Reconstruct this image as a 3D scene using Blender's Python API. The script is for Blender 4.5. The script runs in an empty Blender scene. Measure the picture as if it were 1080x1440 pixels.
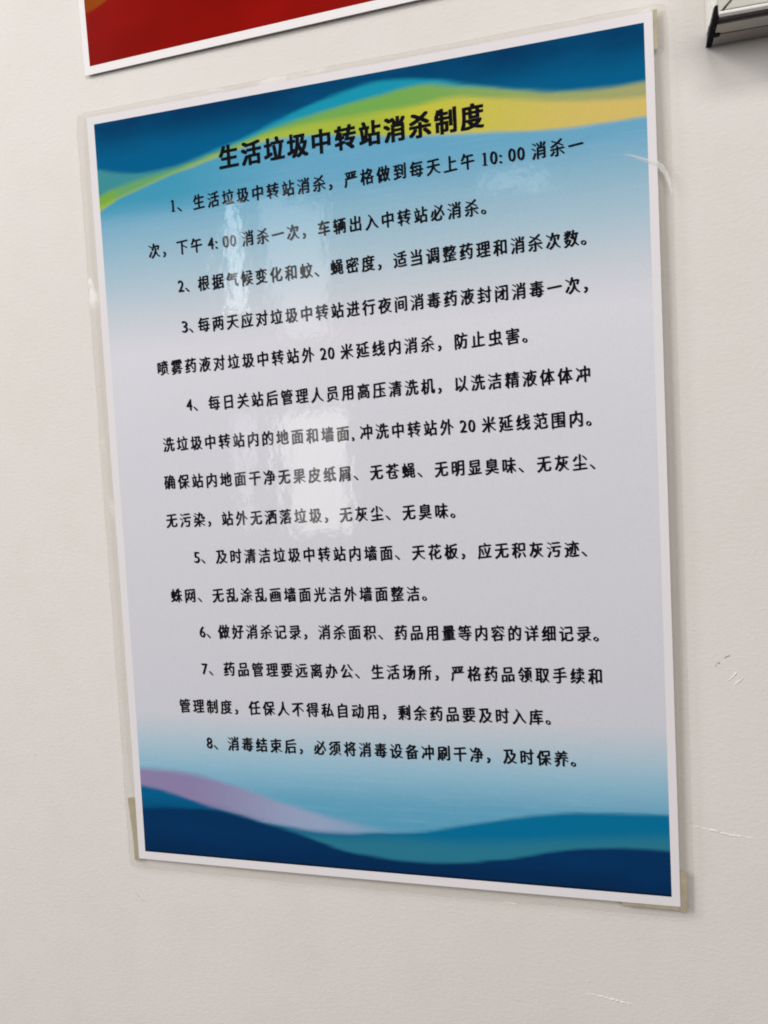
import bpy, bmesh, math, random
from mathutils import Vector, Matrix, noise as mnoise

S = bpy.context.scene
COL = S.collection
MM = 0.001

# ------------------------------------------------------------------ camera
cam_d = bpy.data.cameras.new('camera')
cam = bpy.data.objects.new('camera', cam_d)
COL.objects.link(cam)
S.camera = cam
# world -> camera rotation (rows: right, down, forward), from the perspective of the sheet
RW = ((0.9634473547594048, 0.26281843538439725, -0.05191979034244095),
      (-0.03426005684079746, -0.07133893447098605, -0.9968635839139725),
      (-0.26569802993693975, 0.9622043579461911, -0.05972713317234713))
cam.matrix_world = Matrix((
    (RW[0][0], -RW[1][0], -RW[2][0], 0.12190438),
    (RW[0][1], -RW[1][1], -RW[2][1], -0.4063433),
    (RW[0][2], -RW[1][2], -RW[2][2], 0.01171103),
    (0, 0, 0, 1)))
cam_d.sensor_fit = 'HORIZONTAL'
cam_d.sensor_width = 36.0
cam_d.lens = 36.0 * 1150.0 / 1080.0
cam_d.clip_start = 0.01
cam_d.clip_end = 50.0
S.render.resolution_x, S.render.resolution_y = 768, 1024

# ------------------------------------------------------------------ light
world = bpy.data.worlds.new('World')
S.world = world
world.use_nodes = True
bg = world.node_tree.nodes['Background']
bg.inputs['Color'].default_value = (0.95, 0.97, 1.0, 1)
bg.inputs['Strength'].default_value = 0.085


def area(name, loc, target, sx, sy, watts, color, spread=180):
    d = bpy.data.lights.new(name, 'AREA')
    d.shape = 'RECTANGLE'
    d.size, d.size_y = sx, sy
    d.energy = watts
    d.color = color
    d.spread = math.radians(spread)
    o = bpy.data.objects.new(name, d)
    COL.objects.link(o)
    o.location = loc
    o.rotation_euler = (Vector(target) - Vector(loc)).to_track_quat('-Z', 'Y').to_euler()
    return o


# broad soft room light high on the left, the main light on the wall
area('upper_soft_light', (-1.9, -1.25, 1.6), (0.0, 0, 0.1), 1.2, 0.8, 35, (0.985, 0.965, 0.945))
area('upper_soft_light', (0.2, -2.0, 1.8), (0.0, 0, 0.15), 1.4, 0.5, 21, (0.985, 0.965, 0.945))  # added overhead fill, no such lamp known; softens the shadows
area('added_fill_light', (1.15, -1.6, 0.65), (0.0, 0, 0.1), 0.8, 1.0, 12.5, (1.0, 0.96, 0.925))  # soft fill added on the right, out of view
area('added_fill_light', (-1.9, -1.4, 0.65), (-0.1, 0, 0.1), 0.8, 1.0, 22, (0.975, 0.965, 0.96))  # unseen soft fill added on the left

# the window behind the photographer, seen only as reflections in the laminate
C0 = Vector((0.12190438, 0.4063433, 0.01171103))     # mirror image of the eye in the wall


def reflected(name, x0, x1, z0, z1, dist, radiance, color):
    k = (C0.y + dist) / C0.y
    ax = C0.x + ((x0 + x1) / 2 * MM - C0.x) * k
    az = C0.z + ((z0 + z1) / 2 * MM - C0.z) * k
    w, h = abs(x1 - x0) * MM * k, abs(z1 - z0) * MM * k
    return area(name, (ax, -dist, az), (ax, 0, az), w, h, radiance * math.pi * w * h, color)


reflected('window_light', -45, -13, 80, 151, 2.5, 2.9, (0.97, 0.98, 1.0))
reflected('window_light', -45, -9, -21, 40, 2.5, 5.4, (1.0, 0.97, 0.92))
reflected('window_light', -70, -62, 94, 153, 2.5, 9.0, (0.92, 0.96, 1.0))
reflected('window_light', -68, -61, -19, 44, 2.5, 3.4, (0.94, 0.97, 1.0))
reflected('window_light', 66, 89, 142, 149, 2.5, 3.0, (0.95, 0.97, 1.0))

S.view_settings.view_transform = 'Standard'
S.view_settings.look = 'None'
S.view_settings.exposure = 0.0
S.view_settings.gamma = 1.0
S.view_settings.use_curve_mapping = False
S.render.engine = 'CYCLES'
S.cycles.filter_width = 1.9
S.cycles.max_bounces = 8
S.cycles.transparent_max_bounces = 16


# ------------------------------------------------------------------ helpers
def lin(c):
    return tuple((v / 12.92 if v <= 0.04045 else ((v + 0.055) / 1.055) ** 2.4) for v in (x / 255 for x in c))


def tag(o, label=None, cat=None, group=None, kind=None):
    if label: o['label'] = label
    if cat: o['category'] = cat
    if group: o['group'] = group
    if kind: o['kind'] = kind
    return o


def empty(name, loc, label=None, cat=None, group=None):
    o = bpy.data.objects.new(name, None)
    o.empty_display_size = 0.03
    COL.objects.link(o)
    o.location = loc
    return tag(o, label, cat, group)


def build(name, verts, faces, mat, parent=None, smooth=False, mats=None, fmat=None):
    me = bpy.data.meshes.new(name)
    me.from_pydata(verts, [], faces)
    me.validate()
    for m in (mats or [mat]):
        me.materials.append(m)
    if fmat:
        for p, i in zip(me.polygons, fmat):
            p.material_index = i
    if smooth:
        for p in me.polygons:
            p.use_smooth = True
    me.update()
    o = bpy.data.objects.new(name, me)
    COL.objects.link(o)
    if parent:
        o.parent = parent
    return o


class G:
    """small node-graph writer"""
    def __init__(self, name):
        self.m = bpy.data.materials.new(name)
        self.m.use_nodes = True
        self.t = self.m.node_tree
        self.t.nodes.clear()
        self.out = self.n('ShaderNodeOutputMaterial')

    def n(self, typ, **kw):
        x = self.t.nodes.new(typ)
        for k, v in kw.items():
            setattr(x, k, v)
        return x

    def link(self, a, b):
        self.t.links.new(a, b)

    def put(self, sock, v):
        if isinstance(v, bpy.types.NodeSocket):
            self.link(v, sock)
        elif isinstance(v, tuple) and len(v) == 3 and sock.type == 'RGBA':
            sock.default_value = (*v, 1)
        else:
            sock.default_value = v

    def math(self, op, a, b=0.0, c=0.0, clamp=False):
        x = self.n('ShaderNodeMath', operation=op, use_clamp=clamp)
        self.put(x.inputs[0], a)
        self.put(x.inputs[1], b)
        if len(x.inputs) > 2:
            self.put(x.inputs[2], c)
        return x.outputs[0]

    def remap(self, v, a, b, c=0.0, d=1.0, smooth=True):
        x = self.n('ShaderNodeMapRange', interpolation_type='SMOOTHSTEP' if smooth else 'LINEAR')
        self.put(x.inputs[0], v)
        for i, q in enumerate((a, b, c, d)):
            self.put(x.inputs[i + 1], q)
        return x.outputs[0]

    def mix(self, f, a, b, blend='MIX'):
        x = self.n('ShaderNodeMix', data_type='RGBA', blend_type=blend)
        self.put(x.inputs[0], f)
        self.put(x.inputs[6], a)
        self.put(x.inputs[7], b)
        return x.outputs[2]

    def ramp(self, f, stops, interp='LINEAR'):
        x = self.n('ShaderNodeValToRGB')
        e = x.color_ramp.elements
        x.color_ramp.interpolation = interp
        while len(e) < len(stops):
            e.new(0.5)
        for el, (p, c) in zip(e, stops):
            el.position = p
            el.color = (*c, 1)
        self.put(x.inputs[0], f)
        return x.outputs[0]

    def curve(self, xsock, pts, lo=-150.0, hi=150.0, vlo=-220.0, vhi=220.0):
        """piecewise smooth curve: x in mm -> z in mm"""
        f = self.n('ShaderNodeFloatCurve')
        c = f.mapping.curves[0]
        P = [((x - lo) / (hi - lo), (z - vlo) / (vhi - vlo)) for x, z in pts]
        while len(c.points) < len(P):
            c.points.new(0.5, 0.5)
        for q, (a, b) in zip(c.points, P):
            q.location = (a, b)
            q.handle_type = 'AUTO'
        f.mapping.use_clip = True
        f.mapping.update()
        self.put(f.inputs['Value'], self.math('DIVIDE', self.math('SUBTRACT', xsock, lo), hi - lo))
        f.inputs['Factor'].default_value = 1
        return self.math('ADD', self.math('MULTIPLY', f.outputs[0], vhi - vlo), vlo)

    def noise(self, vec, scale, detail=2.0, rough=0.5, dist=0.0):
        x = self.n('ShaderNodeTexNoise')
        self.put(x.inputs['Vector'], vec)
        x.inputs['Scale'].default_value = scale
        x.inputs['Detail'].default_value = detail
        x.inputs['Roughness'].default_value = rough
        x.inputs['Distortion'].default_value = dist
        return x.outputs['Fac']

    def obj(self):
        return self.n('ShaderNodeTexCoord').outputs['Object']

    def xyz(self, v):
        x = self.n('ShaderNodeSeparateXYZ')
        self.put(x.inputs[0], v)
        return x.outputs

    def mapping(self, v, scale=(1, 1, 1), loc=(0, 0, 0), rot=(0, 0, 0)):
        x = self.n('ShaderNodeMapping')
        self.put(x.inputs['Vector'], v)
        x.inputs['Scale'].default_value = scale
        x.inputs['Location'].default_value = loc
        x.inputs['Rotation'].default_value = rot
        return x.outputs[0]

    def bump(self, height, dist=1.0, strength=1.0):
        x = self.n('ShaderNodeBump')
        x.inputs['Strength'].default_value = strength
        x.inputs['Distance'].default_value = dist
        self.put(x.inputs['Height'], height)
        return x.outputs[0]

    def principled(self, color, rough, normal=None, spec=0.5, metallic=0.0):
        x = self.n('ShaderNodeBsdfPrincipled')
        self.put(x.inputs['Base Color'], color)
        self.put(x.inputs['Roughness'], rough)
        self.put(x.inputs['Specular IOR Level'], spec)
        self.put(x.inputs['Metallic'], metallic)
        if normal is not None:
            self.link(normal, x.inputs['Normal'])
        return x

    def surf(self, s):
        self.link(s if isinstance(s, bpy.types.NodeSocket) else s.outputs[0], self.out.inputs['Surface'])
        return self.m


def laminate_height(g, v, q=1.0):
    """micro waviness of a hot laminated sheet (metres), same field for paper, ink and film"""
    a = g.math('MULTIPLY', g.noise(g.mapping(v, (1.0, 1, 0.55)), 16, 1, 0.4), 0.00060 * q)
    b = g.math('MULTIPLY', g.noise(g.mapping(v, (1.0, 1, 0.7)), 95, 2, 0.5), 0.000090 * q)
    c = g.math('MULTIPLY', g.noise(v, 420, 2, 0.6), 0.000011 * q)
    return g.math('ADD', g.math('ADD', a, b), c)


K = 0.80      # light level on the sheet (irradiance / pi)


def pc(r, g, b, h=0.010):
    """ink colour whose lit tone is about r,g,b"""
    return tuple(max(0.0006, v / K - h) for v in lin((r, g, b)))


# ------------------------------------------------------------------ materials
def mat_artwork():
    g = G('printed_sheet')
    v = g.obj()
    s = g.xyz(v)
    x = g.math('MULTIPLY', s[0], 1000.0)
    z = g.math('MULTIPLY', s[2], 1000.0)
    # airbrush wobble along the stripes
    wob = g.math('MULTIPLY', g.math('SUBTRACT', g.noise(g.mapping(v, (6, 1, 40)), 4, 3, 0.6), 0.5), 3.0)
    zw = g.math('ADD', z, wob)

    def below(c, w=2.2):      # 1 below the curve
        return g.remap(g.math('SUBTRACT', c, zw), -w, w)

    # vertical wash, blue - white - blue; slightly different left and right
    zs = g.math('ADD', z, g.math('MULTIPLY', x, -0.008))
    f = g.math('DIVIDE', g.math('ADD', zs, 210.0), 420.0)

    def p(zmm): return (zmm + 210) / 420
    col = g.ramp(f, [
        (p(-185), pc(80, 146, 174)), (p(-168), pc(96, 153, 180)), (p(-152), pc(134, 173, 193)),
        (p(-138), pc(164, 183, 195)), (p(-122), pc(190, 190, 197)), (p(-60), pc(194, 193, 199)),
        (p(20), pc(196, 195, 202)), (p(80), pc(200, 199, 206)), (p(100), pc(184, 190, 198)),
        (p(118), pc(160, 181, 194)), (p(140), pc(132, 168, 187)), (p(158), pc(100, 154, 182)),
        (p(176), pc(92, 152, 182))])
    # brushed streaks in the wash
    st = g.noise(g.mapping(v, (9, 1, 150), rot=(0, 0.06, 0)), 3, 4, 0.6)
    edge = g.remap(g.math('ABSOLUTE', z), 95, 150)
    col = g.mix(g.math('MULTIPLY', g.remap(st, 0.45, 0.75), g.math('MULTIPLY', edge, 0.08)), col, pc(170, 205, 218))
    # deeper blue under the wave at the upper left
    dl = g.math('MULTIPLY', g.remap(x, -15, -110), g.remap(zw, 148, 164))
    col = g.mix(g.math('MULTIPLY', dl, 0.9), col, pc(58, 138, 166))

    # --- upper waves
    A = g.curve(x, [(-145, 181.5), (-123, 176.5), (-101, 176.2), (-82.5, 179.1), (-57.7, 184.6), (-36.5, 190.7),
                    (-16, 196.4), (0, 199.3), (16, 201.1), (37.5, 199), (60, 193.4), (75, 189.4), (90, 185),
                    (110, 181.4), (130, 180.2), (145, 180.1)])
    B = g.curve(x, [(-145, 166.5), (-123.5, 171.5), (-101, 174.8), (-82.5, 177.8), (-57.8, 183.0), (-36.7, 187.9),
                    (-16.6, 190.5), (0, 192.5), (15.7, 194.2), (37.3, 195.8), (60, 192), (75, 188.6), (90, 184.4),
                    (110, 181), (130, 180), (145, 179.8)])
    Gy = g.curve(x, [(-145, 160.5), (-100, 172.5), (-58, 181.8), (-36, 185.4), (-17, 186.6), (0, 186.6), (15, 186.6), (36.7, 186.6), (60, 186.7),
                     (75, 183.6), (90, 180.8), (110, 176.6), (130, 173.8), (145, 172.5)])
    Cc = g.curve(x, [(-145, 158.5), (-130.6, 164.4), (-103, 171.8), (-77, 176.3), (-58, 180.2), (-36, 181.5), (-17, 180.4),
                     (12.5, 175.2), (41.5, 171.3), (52, 170), (74, 167.9), (89, 166.3), (109, 164.2), (130, 163.9),
                     (145, 163.6)])
    yellow = g.mix(g.remap(x, 25, 135), pc(178, 178, 62), pc(194, 172, 100))
    yellow = g.mix(g.remap(x, 5, 45), pc(154, 170, 66), yellow)
    m = g.math('SUBTRACT', 1.0, below(Cc, 1.5))
    col = g.mix(m, col, yellow)
    green = g.mix(g.remap(x, 20, 140), pc(108, 156, 78), pc(150, 152, 104))
    green = g.mix(g.remap(x, -128, -139), g.mix(g.remap(x, -70, -20), pc(96, 150, 100), green), pc(112, 156, 66))
    m = g.math('SUBTRACT', 1.0, below(Gy, 2.2))
    m = g.math('MULTIPLY', m, g.math('SUBTRACT', 1.0, below(Cc, 1.4)))
    col = g.mix(m, col, green)
    teal = g.mix(g.remap(x, -110, -30), pc(62, 130, 138), pc(34, 136, 160))
    teal = g.mix(g.remap(x, 40, 90), teal, pc(60, 130, 130))
    m = g.math('SUBTRACT', 1.0, below(B, 1.8))
    col = g.mix(m, col, teal)
    ztop = g.remap(z, 182, 205)
    dark = g.mix(ztop, pc(0, 88, 128), pc(0, 56, 90))
    dn = g.noise(g.mapping(v, (10, 1, 26)), 1.6, 3, 0.6)
    dark = g.mix(g.math('MULTIPLY', g.remap(dn, 0.4, 0.7), 0.3), dark, pc(0, 92, 136))
    m = g.math('SUBTRACT', 1.0, below(A, 1.6))
    col = g.mix(m, col, dark)

    # --- lower waves
    Lt = g.curve(x, [(-145, -156.2), (-122, -156.9), (-99.7, -159.9), (-73, -166.9), (-50.6, -172.8), (-26.8, -178),
                     (-3.7, -181.6), (24, -183), (60, -188), (100, -196), (145, -200)])
    Bt = g.curve(x, [(-145, -166.5), (-126.6, -169.2), (-101, -175.9), (-74, -181.9), (-51.4, -185.2), (-27.3, -185.9),
                     (0.5, -183.9), (20, -182.1), (39, -178.1), (58, -173.8), (80, -169.4), (97, -167), (119.5, -165.9),
                     (145, -164.8)])
    Tm = g.curve(x, [(-145, -176.2), (-101, -177.2), (-74, -182.2), (-51.5, -186.5), (-27.6, -187.4), (0, -186.6),
                     (20, -186.8), (38.7, -186.6), (57, -185.3), (79, -182.7), (97, -180.7), (119, -178.3), (145, -176)])
    Nv = g.curve(x, [(-145, -179.6), (-118, -178.3), (-101, -178.2), (-84, -180.2), (-64.4, -184.5), (-43.5, -189.3),
                     (-23, -194.7), (-4.5, -197.2), (19, -198.4), (38, -197.4), (57, -194.5), (75, -190.6), (93, -186.5),
                     (114, -183.6), (130.6, -182.6), (145, -182.5)])
    lav = g.mix(g.remap(x, -120, -30), pc(132, 122, 158), pc(142, 156, 184))
    fade = g.remap(x, 35, -45)
    col = g.mix(g.math('MULTIPLY', below(Lt, 2.6), fade), col, lav)
    blue = g.mix(g.remap(x, -70, 40), pc(0, 90, 132), pc(0, 104, 142))
    col = g.mix(below(Bt, 1.5), col, blue)
    teal2 = g.mix(g.remap(x, -110, -60), pc(0, 70, 108), pc(50, 116, 134))
    col = g.mix(g.math('MULTIPLY', below(Tm, 4.5), 0.8), col, teal2)
    navy = g.mix(g.remap(z, -190, -204), pc(0, 52, 90), pc(0, 46, 80))
    nn = g.noise(g.mapping(v, (10, 1, 30)), 1.8, 3, 0.6)
    navy = g.mix(g.math('MULTIPLY', g.remap(nn, 0.45, 0.75), 0.5), navy, pc(0, 56, 100))
    col = g.mix(below(Nv, 1.5), col, navy)
    col = g.mix(g.remap(z, -203.6, -205.6), col, pc(8, 16, 30))

    # faint print grain
    gr = g.noise(v, 900, 2, 0.7)
    col = g.mix(g.math('MULTIPLY', g.remap(gr, 0.35, 0.7), 0.10), col, g.mix(1.0, col, (0.6, 0.6, 0.6), 'MULTIPLY'))

    # white unprinted margin
    inx = g.math('MULTIPLY', g.math('GREATER_THAN', x, -144.1), g.math('LESS_THAN', x, 144.6))
    inz = g.math('MULTIPLY', g.math('GREATER_THAN', z, -205.4), g.math('LESS_THAN', z, 205.7))
    col = g.mix(g.math('MULTIPLY', inx, inz), pc(208, 203, 205), col)
    bs = g.principled(col, 0.055, g.bump(laminate_height(g, v)), 0.36)
    return g.surf(bs)


def mat_ink():
    g = G('black_print')
    v = g.obj()
    c = g.mix(g.noise(v, 700, 2), (0.003, 0.003, 0.005), (0.009, 0.009, 0.012))
    return g.surf(g.principled(c, 0.055, g.bump(laminate_height(g, v)), 0.36))


def mat_red():
    g = G('red_printed_sheet')
    v = g.obj()
    s = g.xyz(v)
    x = g.math('MULTIPLY', s[0], 1000.0)
    z = g.math('MULTIPLY', s[2], 1000.0)        # origin at the lower left paper corner
    n = g.noise(g.mapping(v, (5, 1, 9)), 1.5, 3, 0.6)
    col = g.mix(g.remap(n, 0.3, 0.7), pc(116, 26, 22), pc(138, 28, 26))
    # gold ribbon sweeping over the red
    R1 = g.curve(x, [(0, 33), (5, 32.6), (9, 33.4), (14, 35), (21, 38.5), (40, 46), (90, 56), (160, 50), (240, 70), (297, 96)], 0, 300, 0, 440)
    R2 = g.curve(x, [(0, 45), (20, 52), (60, 66), (110, 70), (170, 62), (240, 84), (297, 118)], 0, 300, 0, 440)
    m = g.math('MULTIPLY', g.remap(g.math('SUBTRACT', z, R1), -0.8, 1.6), g.remap(g.math('SUBTRACT', R2, z), -1, 2))
    col = g.mix(m, col, g.mix(g.remap(x, 4, 90), pc(132, 62, 16), pc(206, 150, 40)))
    inx = g.math('MULTIPLY', g.math('GREATER_THAN', x, 3.6), g.math('LESS_THAN', x, 293.4))
    inz = g.math('MULTIPLY', g.math('GREATER_THAN', z, 4.4), g.math('LESS_THAN', z, 415.6))
    col = g.mix(g.math('MULTIPLY', inx, inz), pc(218, 214, 214), col)
    return g.surf(g.principled(col, 0.12, g.bump(laminate_height(g, v, 0.4)), 0.3))


def mat_film(tint=(0.968, 0.96, 0.945)):
    g = G('clear_film')
    v = g.obj()
    tr = g.n('ShaderNodeBsdfTransparent')
    tr.inputs[0].default_value = (*tint, 1)
    gl = g.n('ShaderNodeBsdfGlossy')
    gl.inputs['Roughness'].default_value = 0.09
    nb = g.bump(laminate_height(g, v), 1.0, 1.0)
    g.link(nb, gl.inputs['Normal'])
    df = g.n('ShaderNodeBsdfDiffuse')
    df.inputs['Color'].default_value = (0.80, 0.78, 0.72, 1)
    m0 = g.n('ShaderNodeMixShader')
    m0.inputs[0].default_value = 0.025
    g.link(tr.outputs[0], m0.inputs[1])
    g.link(df.outputs[0], m0.inputs[2])
    m1 = g.n('ShaderNodeMixShader')
    m1.inputs[0].default_value = 0.055
    g.link(m0.outputs[0], m1.inputs[1])
    g.link(gl.outputs[0], m1.inputs[2])
    return g.surf(m1)


def mat_simple(name, color, rough, spec=0.5, metallic=0.0, mottle=0.12, scale=120, bump=0.0, bscale=900):
    g = G(name)
    v = g.obj()
    n = g.noise(v, scale, 3, 0.6)
    c = g.mix(n, tuple(q * (1 - mottle) for q in color), tuple(min(1, q * (1 + mottle)) for q in color))
    nb = g.bump(g.math('MULTIPLY', g.noise(v, bscale, 3, 0.6), bump)) if bump else None
    r = g.remap(g.noise(v, scale * 2.3, 2), 0.2, 0.8, rough * 0.8, rough * 1.25)
    return g.surf(g.principled(c, r, nb, spec, metallic))


def mat_wall():
    g = G('painted_plaster')
    v = g.obj()
    big = g.noise(v, 3.2, 3, 0.55)
    mid = g.noise(v, 26, 4, 0.6)
    fine = g.noise(g.mapping(v, (1, 1, 1.5)), 420, 3, 0.6)
    c = g.mix(g.remap(big, 0.3, 0.7), (0.722, 0.682, 0.645), (0.752, 0.712, 0.676))
    c = g.mix(g.math('MULTIPLY', g.remap(mid, 0.42, 0.75), 0.35), c, (0.68, 0.642, 0.59))
    c = g.mix(g.math('MULTIPLY', g.remap(fine, 0.58, 0.72), 0.22), c, (0.63, 0.59, 0.54))
    spk = g.noise(v, 160, 1, 0.4)
    c = g.mix(g.math('MULTIPLY', g.remap(spk, 0.78, 0.84), 0.2), c, (0.56, 0.51, 0.45))
    h = g.math('ADD', g.math('MULTIPLY', g.noise(v, 60, 3, 0.55), 0.00010),
               g.math('MULTIPLY', g.noise(g.mapping(v, (0.6, 1, 1)), 560, 4, 0.75), 0.00022))
    h = g.math('ADD', h, g.math('MULTIPLY', g.noise(v, 9, 2, 0.5), 0.0006))
    # scattered roller nibs
    nib = g.remap(g.noise(v, 330, 1, 0.5), 0.70, 0.82)
    h = g.math('ADD', h, g.math('MULTIPLY', nib, 0.00005))
    return g.surf(g.principled(c, 0.62, g.bump(h), 0.25))


M_ART, M_INK, M_RED, M_FILM, M_WALL = mat_artwork(), mat_ink(), mat_red(), mat_film(), mat_wall()
M_FEDGE = mat_simple('film_cut_edge', (0.80, 0.77, 0.70), 0.3, mottle=0.05)
M_PAPERBACK = mat_simple('paper_back', (0.78, 0.77, 0.76), 0.5, mottle=0.03)
M_TAPE = mat_simple('yellowed_tape', (0.46, 0.40, 0.29), 0.45, mottle=0.3, scale=140, bump=0.0002, bscale=300)
M_ALU = mat_simple('brushed_aluminium', (0.42, 0.40, 0.355), 0.42, metallic=0.3, mottle=0.06)
M_ALUD = mat_simple('shaded_aluminium', (0.31, 0.28, 0.26), 0.5, metallic=0.3, mottle=0.08)  # darker copy of the aluminium; shade on the rear rail put into colour
M_ALUF = mat_simple('satin_frame_face', (0.50, 0.48, 0.43), 0.4, metallic=0.2, mottle=0.04)
M_LIP = mat_simple('highlight_lip', (0.86, 0.84, 0.80), 0.3, mottle=0.03)  # pale side panel colour; on the lip, white stands in for a highlight
M_RECESS = mat_simple('recess_shade', (0.05, 0.036, 0.045), 0.5, mottle=0.2)  # shade inside the frame gap, put into a dark colour
M_BLACK = mat_simple('black_plastic', (0.006, 0.005, 0.006), 0.6, spec=0.04, mottle=0.3)
M_BOARD = mat_simple('pale_board', (0.78, 0.76, 0.70), 0.3, mottle=0.03)
M_FLAKE = mat_simple('lifted_paint', (0.78, 0.74, 0.68), 0.6, mottle=0.05, bump=0.0002)
M_SCUFF_SHADE = mat_simple('grey_scuff_and_shade', (0.36, 0.33, 0.30), 0.7, mottle=0.2)  # grey of real scuffs, and of painted shade along the cracks
M_HAIR = mat_simple('brown_mark', (0.42, 0.36, 0.30), 0.7, mottle=0.2)
M_SCREW = mat_simple('steel_screw', (0.8, 0.8, 0.8), 0.25, metallic=1.0, mottle=0.05)

WY = 0.0016       # wall surface depth (the sheet's middle lies at y = 0)

# ------------------------------------------------------------------ wall
rnd = random.Random(4)


def wall_face():
    # one sheet of wall, a real slab, with gentle plaster undulation
    nx, nz = 90, 90
    vs, fs = [], []
    for j in range(nz + 1):
        for i in range(nx + 1):
            x = -1.6 + 3.2 * i / nx
            z = -1.4 + 2.8 * j / nz
            vs.append((x, WY, z))
    for j in range(nz):
        for i in range(nx):
            a = j * (nx + 1) + i
            fs.append((a, a + 1, a + nx + 2, a + nx + 1))
    b = len(vs)
    vs += [(-1.6, WY + .12, -1.4), (1.6, WY + .12, -1.4), (1.6, WY + .12, 1.4), (-1.6, WY + .12, 1.4)]
    c = (0, nx, (nz + 1) * (nx + 1) - 1, nz * (nx + 1))
    fs.append((b + 3, b + 2, b + 1, b))
    return vs, fs


vs, fs = wall_face()
wall = build('wall', vs, fs, M_WALL, smooth=False)
tag(wall, 'off-white painted plaster wall with fine cracks behind the notices', kind='structure')


def ridge(name, pts, w, h, mat, parent, jag=0.25, seed=1, base=0.0):
    """thin raised flake line on the wall following pts (mm)"""
    r = random.Random(seed)
    P = []
    for (a, b) in zip(pts[:-1], pts[1:]):
        n = max(2, int(math.hypot(b[0] - a[0], b[1] - a[1]) / 0.8))
        for k in range(n):
            P.append((a[0] + (b[0] - a[0]) * k / n, a[1] + (b[1] - a[1]) * k / n))
    P.append(pts[-1])
    vs, fs = [], []
    N = len(P)
    for i, (x, z) in enumerate(P):
        q, p = P[min(i + 1, N - 1)], P[max(i - 1, 0)]
        t = Vector((q[0] - p[0], q[1] - p[1])).normalized()
        nrm = Vector((-t.y, t.x))
        e = math.sin(math.pi * (i + 0.15) / (N - 0.7)) ** 0.5 if 0 < i < N - 1 else 0.12
        ww = w * e * (1 + r.uniform(-jag, jag) * 2)
        hh = h * e * (1 + r.uniform(-jag, jag))
        o = r.uniform(-jag, jag) * w
        for s, d in ((-1.0, 0.0), (-0.15, 1.0), (1.0, 0.0)):
            vs.append(((x + nrm.x * (s * ww + o)) * MM, WY + (0.05 - d * hh - base) * MM, (z + nrm.y * (s * ww + o)) * MM))
    for i in range(N - 1):
        for k in range(2):
            a = i * 3 + k
            fs.append((a, a + 3, a + 4, a + 1))
    return build(name, vs, fs, mat, parent)


ridge('paint_crack', [(153.5, -170.6), (158, -171.0), (163.5, -171.9), (168, -173.2), (172.9, -174), (179, -174.2), (185, -175)], 0.50, 0.32, M_FLAKE, wall, 0.5, 2)
ridge('paint_crack', [(100.8, -261.3), (106, -261.5), (111, -262.1), (118, -263.4), (127.6, -264.5)], 0.42, 0.30, M_FLAKE, wall, 0.5, 3)
ridge('scuff_and_shade', [(155.5, -170.2), (158, -170.5), (159.5, -170.9)], 0.22, 0.06, M_SCUFF_SHADE, wall, 0.4, 21)  # dark line painted along the crack for its shadow
ridge('scuff_and_shade', [(164.2, -171.5), (166.5, -172.2), (169.6, -173.0)], 0.25, 0.06, M_SCUFF_SHADE, wall, 0.4, 22)  # another painted length of the crack's shadow
ridge('scuff_and_shade', [(108, -261.3), (111, -261.7), (113.5, -262.2)], 0.2, 0.06, M_SCUFF_SHADE, wall, 0.4, 23)  # shadow painted beside the lower crack
ridge('scuff_and_shade', [(167.2, -93), (169, -90.6), (170.6, -89.2)], 0.75, 0.08, M_SCUFF_SHADE, wall, 0.4, 5)
ridge('scuff_and_shade', [(170.4, -87.6), (172.2, -88.0), (175.4, -86.2)], 0.95, 0.08, M_SCUFF_SHADE, wall, 0.4, 6)
ridge('scuff_and_shade', [(175.6, -100.2), (177.6, -98.0), (180.2, -95.8)], 0.3, 0.07, M_SCUFF_SHADE, wall, 0.4, 7)
ridge('paint_crack', [(175.2, -101.2), (177.4, -99.4), (179.8, -97.0)], 0.4, 0.4, M_FLAKE, wall, 0.4, 8)
ridge('paint_crack', [(172.4, -98.8), (173.8, -98.6), (176.6, -95.4), (177.4, -93.6)], 0.4, 0.35, M_FLAKE, wall, 0.4, 9)
ridge('paint_crack', [(172.8, -93.6), (174.0, -93.9)], 0.4, 0.3, M_FLAKE, wall, 0.4, 10)
ridge('scuff_and_shade', [(-157.6, -225), (-155.6, -229), (-153.2, -233), (-150.4, -236), (-147, -237.4), (-143, -237.4)], 0.28, 0.07, M_HAIR, wall, 0.4, 11)
ridge('paint_crack', [(62, -217.2), (66, -217.6), (70, -218.0)], 0.35, 0.35, M_FLAKE, wall, 0.4, 12)

# ------------------------------------------------------------------ laminated sheets
PW, PH = 148.5, 210.0


def lift(x, z):
    """distance of the sheet in front of y=0 (mm): taped corners, bellied right and lower edges"""
    sx = max(0.0, min(1.0, (x - 20) / 135))
    sz = max(0.0, 1 - (z / 205.0) ** 2)
    sb = max(0.0, min(1.0, (-z - 120) / 95))
    bx = max(0.0, 1 - (x / 150.0) ** 2)
    return 0.15 + 1.9 * sx * sx * (0.35 + 0.65 * sz) + 1.6 * sb * sb * (0.35 + 0.65 * bx)


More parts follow.
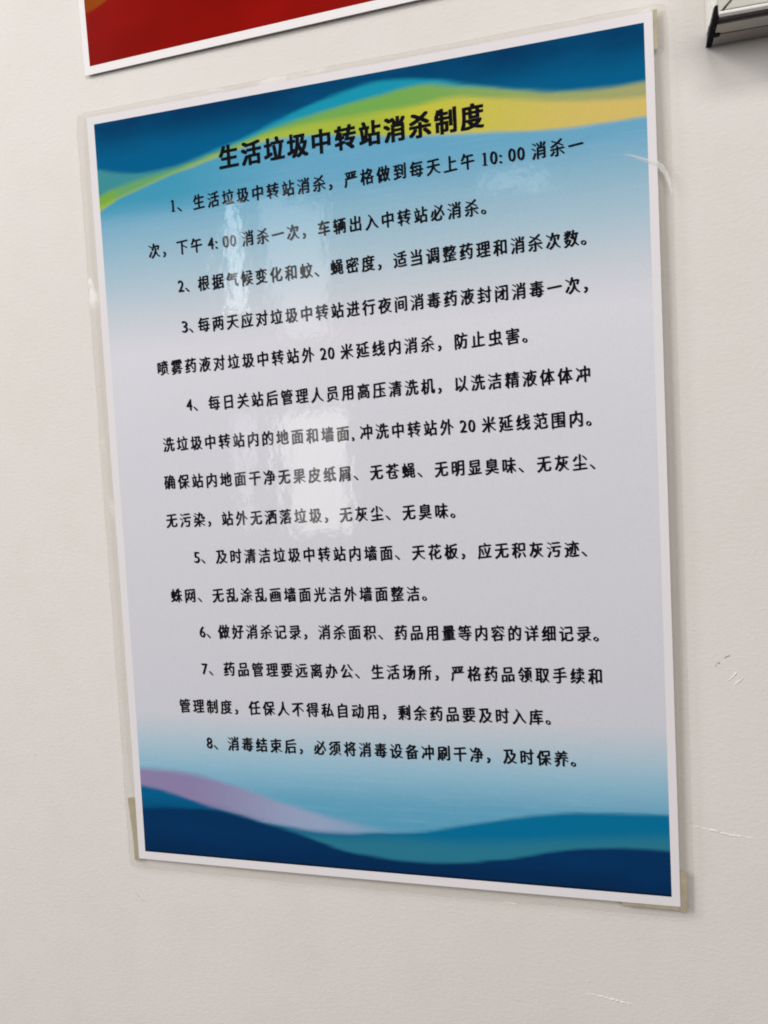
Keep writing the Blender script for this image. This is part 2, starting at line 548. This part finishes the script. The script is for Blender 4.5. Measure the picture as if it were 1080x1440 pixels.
def sheet(name, w0, w1, h0, h1, nx, nz, lf, mat, back, parent, thick=0.22):
    vs, fs, fm = [], [], []
    for side in (0, 1):
        for j in range(nz + 1):
            for i in range(nx + 1):
                x = w0 + (w1 - w0) * i / nx
                z = h0 + (h1 - h0) * j / nz
                vs.append((x * MM, -(lf(x, z) - side * thick) * MM, z * MM))
    n = (nx + 1) * (nz + 1)
    for j in range(nz):
        for i in range(nx):
            a = j * (nx + 1) + i
            fs.append((a, a + 1, a + nx + 2, a + nx + 1)); fm.append(0)
            fs.append((n + a, n + a + nx + 1, n + a + nx + 2, n + a + 1)); fm.append(1)
    rim = [i for i in range(nx + 1)] + [j * (nx + 1) + nx for j in range(1, nz + 1)] + \
          [nz * (nx + 1) + i for i in range(nx - 1, -1, -1)] + [j * (nx + 1) for j in range(nz - 1, 0, -1)]
    for a, b in zip(rim, rim[1:] + rim[:1]):
        q = len(vs)
        vs += [vs[a], vs[n + a], vs[n + b], vs[b]]
        fs.append((q, q + 1, q + 2, q + 3)); fm.append(1)
    return build(name, vs, fs, None, parent, True, [mat, back], fm)


def film_border(name, px0, px1, pz0, pz1, fx0, fx1, fz0, fz1, lf, parent, step=4.0, thick=0.16):
    """clear rim of the pouch around the paper: a ring slab with rounded outer corners"""
    def ring(x0, x1, z0, z1, rad):
        P = []
        def seg(ax, az, bx, bz):
            m = max(1, int(math.hypot(bx - ax, bz - az) / step))
            for k in range(m):
                P.append((ax + (bx - ax) * k / m, az + (bz - az) * k / m))
        return P, seg
    N = 60
    inner, outer = [], []
    sides = [((px0, pz0), (px1, pz0), (fx0, fz0), (fx1, fz0)),
             ((px1, pz0), (px1, pz1), (fx1, fz0), (fx1, fz1)),
             ((px1, pz1), (px0, pz1), (fx1, fz1), (fx0, fz1)),
             ((px0, pz1), (px0, pz0), (fx0, fz1), (fx0, fz0))]
    r = random.Random(9)
    for (a, b, c, d) in sides:
        for k in range(N):
            t = k / N
            inner.append((a[0] + (b[0] - a[0]) * t, a[1] + (b[1] - a[1]) * t))
            ox, oz = c[0] + (d[0] - c[0]) * t, c[1] + (d[1] - c[1]) * t
            if k == 0:      # clipped corner
                sxn = 1 if c[0] < 0.5 * (fx0 + fx1) else -1
                szn = 1 if c[1] < 0.5 * (fz0 + fz1) else -1
                ox += 1.0 * sxn; oz += 1.0 * szn
            outer.append((ox + r.uniform(-.08, .08), oz + r.uniform(-.08, .08)))
    n = len(inner)
    rings = 4
    vs, fs, fm = [], [], []
    for side in (0, 1):
        for q in range(rings + 1):
            t = q / rings
            for (a, b) in zip(inner, outer):
                x, z = a[0] + (b[0] - a[0]) * t, a[1] + (b[1] - a[1]) * t
                y = lf(x, z) * (1 - 0.25 * t) + 0.03 + t * (0.35 + 0.35 * math.sin(0.11 * (x + z)) * math.sin(0.043 * (x - z) + 1))
                vs.append((x * MM, -(y - side * thick) * MM, z * MM))
    L = (rings + 1) * n
    for q in range(rings):
        for i in range(n):
            a, b = q * n + i, q * n + (i + 1) % n
            fs.append((a, a + n, b + n, b)); fm.append(0)
    for i in range(n):
        a, b = rings * n + i, rings * n + (i + 1) % n
        q = len(vs)
        vs += [vs[a], vs[b], vs[L + b], vs[L + a]]
        fs.append((q, q + 1, q + 2, q + 3)); fm.append(1)
    return build(name, vs, fs, None, parent, True, [M_FILM, M_FEDGE], fm)


notice = empty('laminated_notice', (0, 0, 0),
               'large white-edged laminated notice with blue wave artwork and black Chinese rules', 'notice')
sheet('paper_sheet', -PW, PW, -PH, PH, 60, 84, lift, M_ART, M_PAPERBACK, notice)
film_border('laminate_rim', -PW + .02, PW - .02, -PH + .02, PH - .02, -154.6, 155.0, -215.6, 212.6, lift, notice)


def tape(pts, parent, lf, off):
    vs = []
    for d in (0.0, 0.12):
        for x, z in pts:
            vs.append((x * MM, -(lf(x, z) - off - d) * MM, z * MM))
    n = len(pts)
    fs = [tuple(range(n)), tuple(range(2 * n - 1, n - 1, -1))] + [(i, (i + 1) % n, n + (i + 1) % n, n + i)[::-1] for i in range(n)]
    return build('tape_strip', vs, fs, M_TAPE, parent)


tape([(-153.6, -174.6), (-148.0, -173.8), (-147.6, -211.5), (-151.4, -211.5), (-151.8, -196)], notice, lift, 0.3)
tape([(148.2, -212.2), (151.8, -212.2), (152.0, -192.4), (148.6, -192.2)], notice, lift, 0.3)
tape([(122, -211.8), (148.0, -212.0), (148.0, -209.8), (120, -209.6)], notice, lift, 0.3)
tape([(148.2, 193), (150.2, 193.4), (150.4, 210.6), (148.2, 210.6)], notice, lift, 0.3)

# bent crease of the film at the right edge, its reflected streak painted white
def crease():
    P = [(134.2, 148.1), (137.5, 147.2), (141, 145.4), (144.7, 143.7), (147.8, 142.4), (150.2, 140.4), (152.0, 137.4), (153.5, 133.0), (154.6, 127.0)]
    W = [0.4, 1.3, 1.9, 2.3, 2.9, 2.7, 2.2, 1.5, 0.3]
    vs, fs = [], []
    for i, ((x, z), w) in enumerate(zip(P, W)):
        q, p = P[min(i + 1, len(P) - 1)], P[max(i - 1, 0)]
        t = Vector((q[0] - p[0], q[1] - p[1])).normalized()
        nx_, nz_ = -t.y, t.x
        for k in range(5):
            s = -1 + k / 2
            hgt = 0.08 + 0.2 * (1 - s * s) * w / 2.9
            vs.append(((x + nx_ * s * w * 0.5) * MM, -(lift(x, z) + hgt - (0.13 if abs(s) == 1 else 0)) * MM, (z + nz_ * s * w * 0.5) * MM))
    for i in range(len(P) - 1):
        for k in range(4):
            a = i * 5 + k
            fs.append((a, a + 5, a + 6, a + 1))
    g = G('film_glare')  # reflection on the bent film put in as a whitish colour
    tr = g.n('ShaderNodeBsdfTransparent')
    bs = g.principled((0.85, 0.84, 0.84), 0.2)
    m = g.n('ShaderNodeMixShader')
    m.inputs[0].default_value = 0.38
    g.link(tr.outputs[0], m.inputs[1]); g.link(bs.outputs[0], m.inputs[2])
    return build('film_crease_glare', vs, fs, g.surf(m), notice, True)


crease()

# ------------------------------------------------------------------ the printed words
_gl = {}


# the figure one with a flag and a foot, as in the printed face
_gl['1'] = ([(.0, 0), (.24, 0), (.24, .035), (.16, .05), (.16, .70), (.12, .70), (.0, .63), (.0, .60), (.08, .60), (.08, .05), (.0, .035)],
            [(0, 1, 2, 3, 9, 10), (3, 4, 8, 9), (4, 5, 6, 7, 8)])


def glyph(ch):
    if ch in _gl:
        return _gl[ch]
    c = bpy.data.curves.new('glyph', 'FONT')
    c.body = ch
    c.resolution_u = 3
    c.fill_mode = 'FRONT'
    o = bpy.data.objects.new('glyph', c)
    COL.objects.link(o)
    dg = bpy.context.evaluated_depsgraph_get()
    ev = o.evaluated_get(dg)
    m = ev.to_mesh()
    V = [(v.co.x, v.co.y) for v in m.vertices]
    F = [tuple(p.vertices) for p in m.polygons]
    ev.to_mesh_clear()
    bpy.data.objects.remove(o)
    bpy.data.curves.remove(c)
    _gl[ch] = (V, F)
    return _gl[ch]


PUNCT = '，。、：'


def line_mesh(text, x0, x1, zb, em, bold, vs, fs, first=None, wide=0.93, rise=0.055):
    """lay one printed line (mm) so that its first ink is at x0 and its last ink ends at x1"""
    items = []            # (char, pen in em)
    pen = 0.0
    seen_p = False
    for i, ch in enumerate(text):
        if ch == ' ':
            pen += 0.25
            continue
        asc = ord(ch) < 128
        items.append((ch, pen))
        adv = 0.5 if asc else 1.0
        if ch == '、' and not seen_p and i == 1 and first:
            adv = first
            seen_p = True
        if ch == ':':
            adv = 0.28
        pen += adv

    def shape(ch):
        V, F = glyph(ch)
        if ord(ch) < 128:
            xs = [p[0] for p in V]
            w = max(xs) - min(xs)
            if ch in ',:':
                q = [((p[0] - min(xs)) * 1.0 + 0.08, p[1]) for p in V]
            elif ch == '1':
                q = [((p[0] - min(xs)) * 0.95 + 0.13, p[1] * 1.02) for p in V]
            else:
                q = [((p[0] - min(xs)) * (0.38 / w) + 0.06, p[1] * 1.04) for p in V]
            return q, F
        if ch == '。':
            return [(p[0] * 0.85 + .02, p[1] * 0.85) for p in V], F
        if ch in PUNCT:
            return [(p[0] * 0.95, p[1]) for p in V], F
        return [((p[0] - .5) * wide + .5, p[1] + rise * (p[0] - .5)) for p in V], F
    a0 = items[0][1] * em + min(p[0] for p in shape(items[0][0])[0]) * em
    V, F = shape(items[-1][0])
    a1 = items[-1][1] * em + max(p[0] for p in V) * em
    last = items[-1][1]
    extra = ((x1 - x0) - (a1 - a0)) / last          # letterspacing spread over the line
    jr = random.Random(hash(len(text)) + int(zb * 10))
    for ch, pn in items:
        V, F = shape(ch)
        ox = x0 - a0 + pn * (em + extra)
        for k, (dx, dz) in enumerate(bold):
            b = len(vs)
            for p in V:
                x = ox + (p[0] + dx) * em
                z = zb + (p[1] + dz) * em
                vs.append((x * MM, -(lift(x, z) + 0.05 + 0.008 * k) * MM, z * MM))
            fs += [tuple(b + i for i in f) for f in F]


def paragraph(lines, name='paragraph', em=8.47, bold=((-0.034, 0.020), (-0.017, 0.012), (0.0, 0.0), (0.017, -0.012), (0.034, -0.020)), rise=0.085, wide=0.84):
    vs, fs = [], []
    for ln in lines:
        line_mesh(ln[0], ln[1], ln[2], ln[3], em, bold, vs, fs, ln[4] if len(ln) > 4 else None, wide, rise)
    return build(name, vs, fs, M_INK, notice)


B0 = 0.6      # the ideographs descend below the baseline
paragraph([('生活垃圾中转站消杀制度', -70.1, 69.5, 172.0, 12.7)], 'heading', 12.7,
          [(dx, dz) for dx in (-.040, 0, .040) for dz in (-.026, 0, .026)], 0.03, 0.90)
paragraph([('1、生活垃圾中转站消杀，严格做到每天上午 10: 00 消杀一', -100.2, 115.8, 152.2 + B0, 1.05),
           ('次，下午 4: 00 消杀一次，车辆出入中转站必消杀。', -115.6, 69.0, 129.7 + B0)])
paragraph([('2、根据气候变化和蚊、蝇密度，适当调整药理和消杀次数。', -99.2, 115.6, 109.3 + B0, 0.87)])
paragraph([('3、每两天应对垃圾中转站进行夜间消毒药液封闭消毒一次，', -98.5, 115.5, 87.4 + B0, 0.6),
           ('喷雾药液对垃圾中转站外 20 米延线内消杀，防止虫害。', -115.0, 86.3, 66.2 + B0)])
paragraph([('4、每日关站后管理人员用高压清洗机，以洗洁精液体体冲', -98.9, 115.1, 45.2 + B0, 1.02),
           ('洗垃圾中转站内的地面和墙面,冲洗中转站外 20 米延线范围内。', -114.8, 114.9, 24.2 + B0),
           ('确保站内地面干净无果皮纸屑、无苍蝇、无明显臭味、无灰尘、', -115.7, 116.0, 3.4 + B0),
           ('无污染，站外无洒落垃圾，无灰尘、无臭味。', -116.1, 46.8, -17.9 + B0)])
paragraph([('5、及时清洁垃圾中转站内墙面、天花板，应无积灰污迹、', -100.4, 110.6, -38.6 + B0, 1.0),
           ('蛛网、无乱涂乱画墙面光洁外墙面整洁。', -116.3, 30.0, -60.0 + B0)])
paragraph([('6、做好消杀记录，消杀面积、药品用量等内容的详细记录。', -100.0, 114.6, -80.3 + B0, 0.8)])
paragraph([('7、药品管理要远离办公、生活场所，严格药品领取手续和', -100.1, 115.4, -101.2 + B0, 1.0),
           ('管理制度，任保人不得私自动用，剩余药品要及时入库。', -115.6, 90.0, -122.6 + B0)])
paragraph([('8、消毒结束后，必须将消毒设备冲刷干净，及时保养。', -100.1, 101.5, -143.3 + B0, 0.97)])

# ------------------------------------------------------------------ red notice above
red = empty('laminated_notice', (-0.1476, 0, 0.2322),
            'dark red notice with a white edge, hung above the blue wave notice', 'notice')
red.rotation_euler = (0, math.radians(-1.15), 0)


def lift_red(x, z):
    return 0.1 + 0.5 * math.sin(math.pi * max(0, min(1, x / 297))) * max(0.0, 1 - z / 200)


sheet('paper_sheet', 0, 297, 0, 420, 40, 60, lift_red, M_RED, M_PAPERBACK, red)

# ------------------------------------------------------------------ framed board at the upper right
board = empty('framed_board', (0.1705, WY, 0.1908),
              'silver aluminium framed board with black corner trim, partly seen at the upper right', 'board')
BW, BH = 420.0, 300.0


def box(name, x0, x1, d0, d1, z0, z1, mat, parent, bev=0.3):
    bm = bmesh.new()
    bmesh.ops.create_cube(bm, size=1)
    for v in bm.verts:
        v.co = Vector(((x0 if v.co.x < 0 else x1) * MM, -(d0 if v.co.y > 0 else d1) * MM, (z0 if v.co.z < 0 else z1) * MM))
    if bev:
        bmesh.ops.bevel(bm, geom=bm.edges[:], offset=bev * MM, segments=2, affect='EDGES', profile=0.6)
    me = bpy.data.meshes.new(name)
    bm.normal_update()
    bm.to_mesh(me); bm.free()
    me.materials.append(mat)
    for p in me.polygons: p.use_smooth = False
    o = bpy.data.objects.new(name, me)
    COL.objects.link(o); o.parent = parent
    return o


def prism(name, poly, d0, d1, mat, parent, bev=0.35):
    bm = bmesh.new()
    a = [bm.verts.new((x * MM, -d0 * MM, z * MM)) for x, z in poly]
    b = [bm.verts.new((x * MM, -d1 * MM, z * MM)) for x, z in poly]
    n = len(poly)
    bm.faces.new(a[::-1]); bm.faces.new(b)
    for i in range(n):
        bm.faces.new((a[i], a[(i + 1) % n], b[(i + 1) % n], b[i]))
    bmesh.ops.recalc_face_normals(bm, faces=bm.faces[:])
    if bev:
        bmesh.ops.bevel(bm, geom=bm.edges[:], offset=bev * MM, segments=2, affect='EDGES', profile=0.6)
    me = bpy.data.meshes.new(name)
    bm.to_mesh(me); bm.free()
    me.materials.append(mat)
    o = bpy.data.objects.new(name, me)
    COL.objects.link(o); o.parent = parent
    return o


FWD = 18.0
box('backing_panel', 0.6, BW - .6, 0.4, 9.0, 5.0, BH - .6, M_BOARD, board, 0.4)
box('rear_rail', 2.6, BW - 2.6, 0.5, 10.4, 0.0, 4.6, M_ALUD, board, 0.5)
box('front_rail', 2.6, BW - 2.6, 11.2, 19.6, 0.0, 4.6, M_ALU, board, 0.5)
box('shaded_recess', 2.2, BW - 2.2, 10.0, 24.6, 1.1, 4.4, M_RECESS, board, 0)  # dark filler painted as the shade in the frame's recess
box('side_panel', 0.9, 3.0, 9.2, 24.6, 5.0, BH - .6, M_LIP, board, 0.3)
box('backing_panel', 3.2, BW - 3.2, 9.2, 24.4, 4.7, BH - 3, M_BOARD, board, 0)
GAP = 0.35
box('highlight_lip', 2.6, BW - 2.6, 24.9, 27.8, 0.3, 1.7, M_LIP, board, 0.6)  # lit lower edge of the frame, painted as a whiter strip
# mitred front frame
prism('front_frame', [(4.1 + GAP * 1.4, 1.9), (BW - 4.1, 1.9), (BW - 2.4 - FWD, FWD), (2.4 + FWD + GAP * 1.4, FWD)], 24.8, 27.6, M_ALUF, board)
prism('front_frame', [(2.4, 0.9), (2.4, BH), (2.4 + FWD, BH - FWD), (2.4 + FWD, FWD + 0.9)], 24.8, 27.6, M_ALUF, board)
prism('front_frame', [(2.4 + GAP * 1.4, BH), (BW - 2.4, BH), (BW - 2.4 - FWD, BH - FWD), (2.4 + FWD + GAP * 1.4, BH - FWD)], 24.8, 27.6, M_ALUF, board)
prism('front_frame', [(BW - 2.2, 0.9), (BW - 2.2, BH), (BW - 2.2 - FWD, BH - FWD), (BW - 2.2 - FWD, FWD + 0.9)], 24.8, 27.6, M_ALUF, board)
box('front_panel', 2.4 + FWD, BW - 2.4 - FWD, 24.9, 26.0, FWD, BH - FWD, M_BOARD, board, 0)
# black trim on the corner
prism('corner_trim', [(0.2, -0.6), (2.9, -0.2), (2.9, 5.2), (1.2, 5.2)], 0.4, 26.2, M_BLACK, board, 0.5)
box('trim_clip', 2.4, 5.0, 9.4, 12.4, -0.5, 1.2, M_BLACK, board, 0.3)
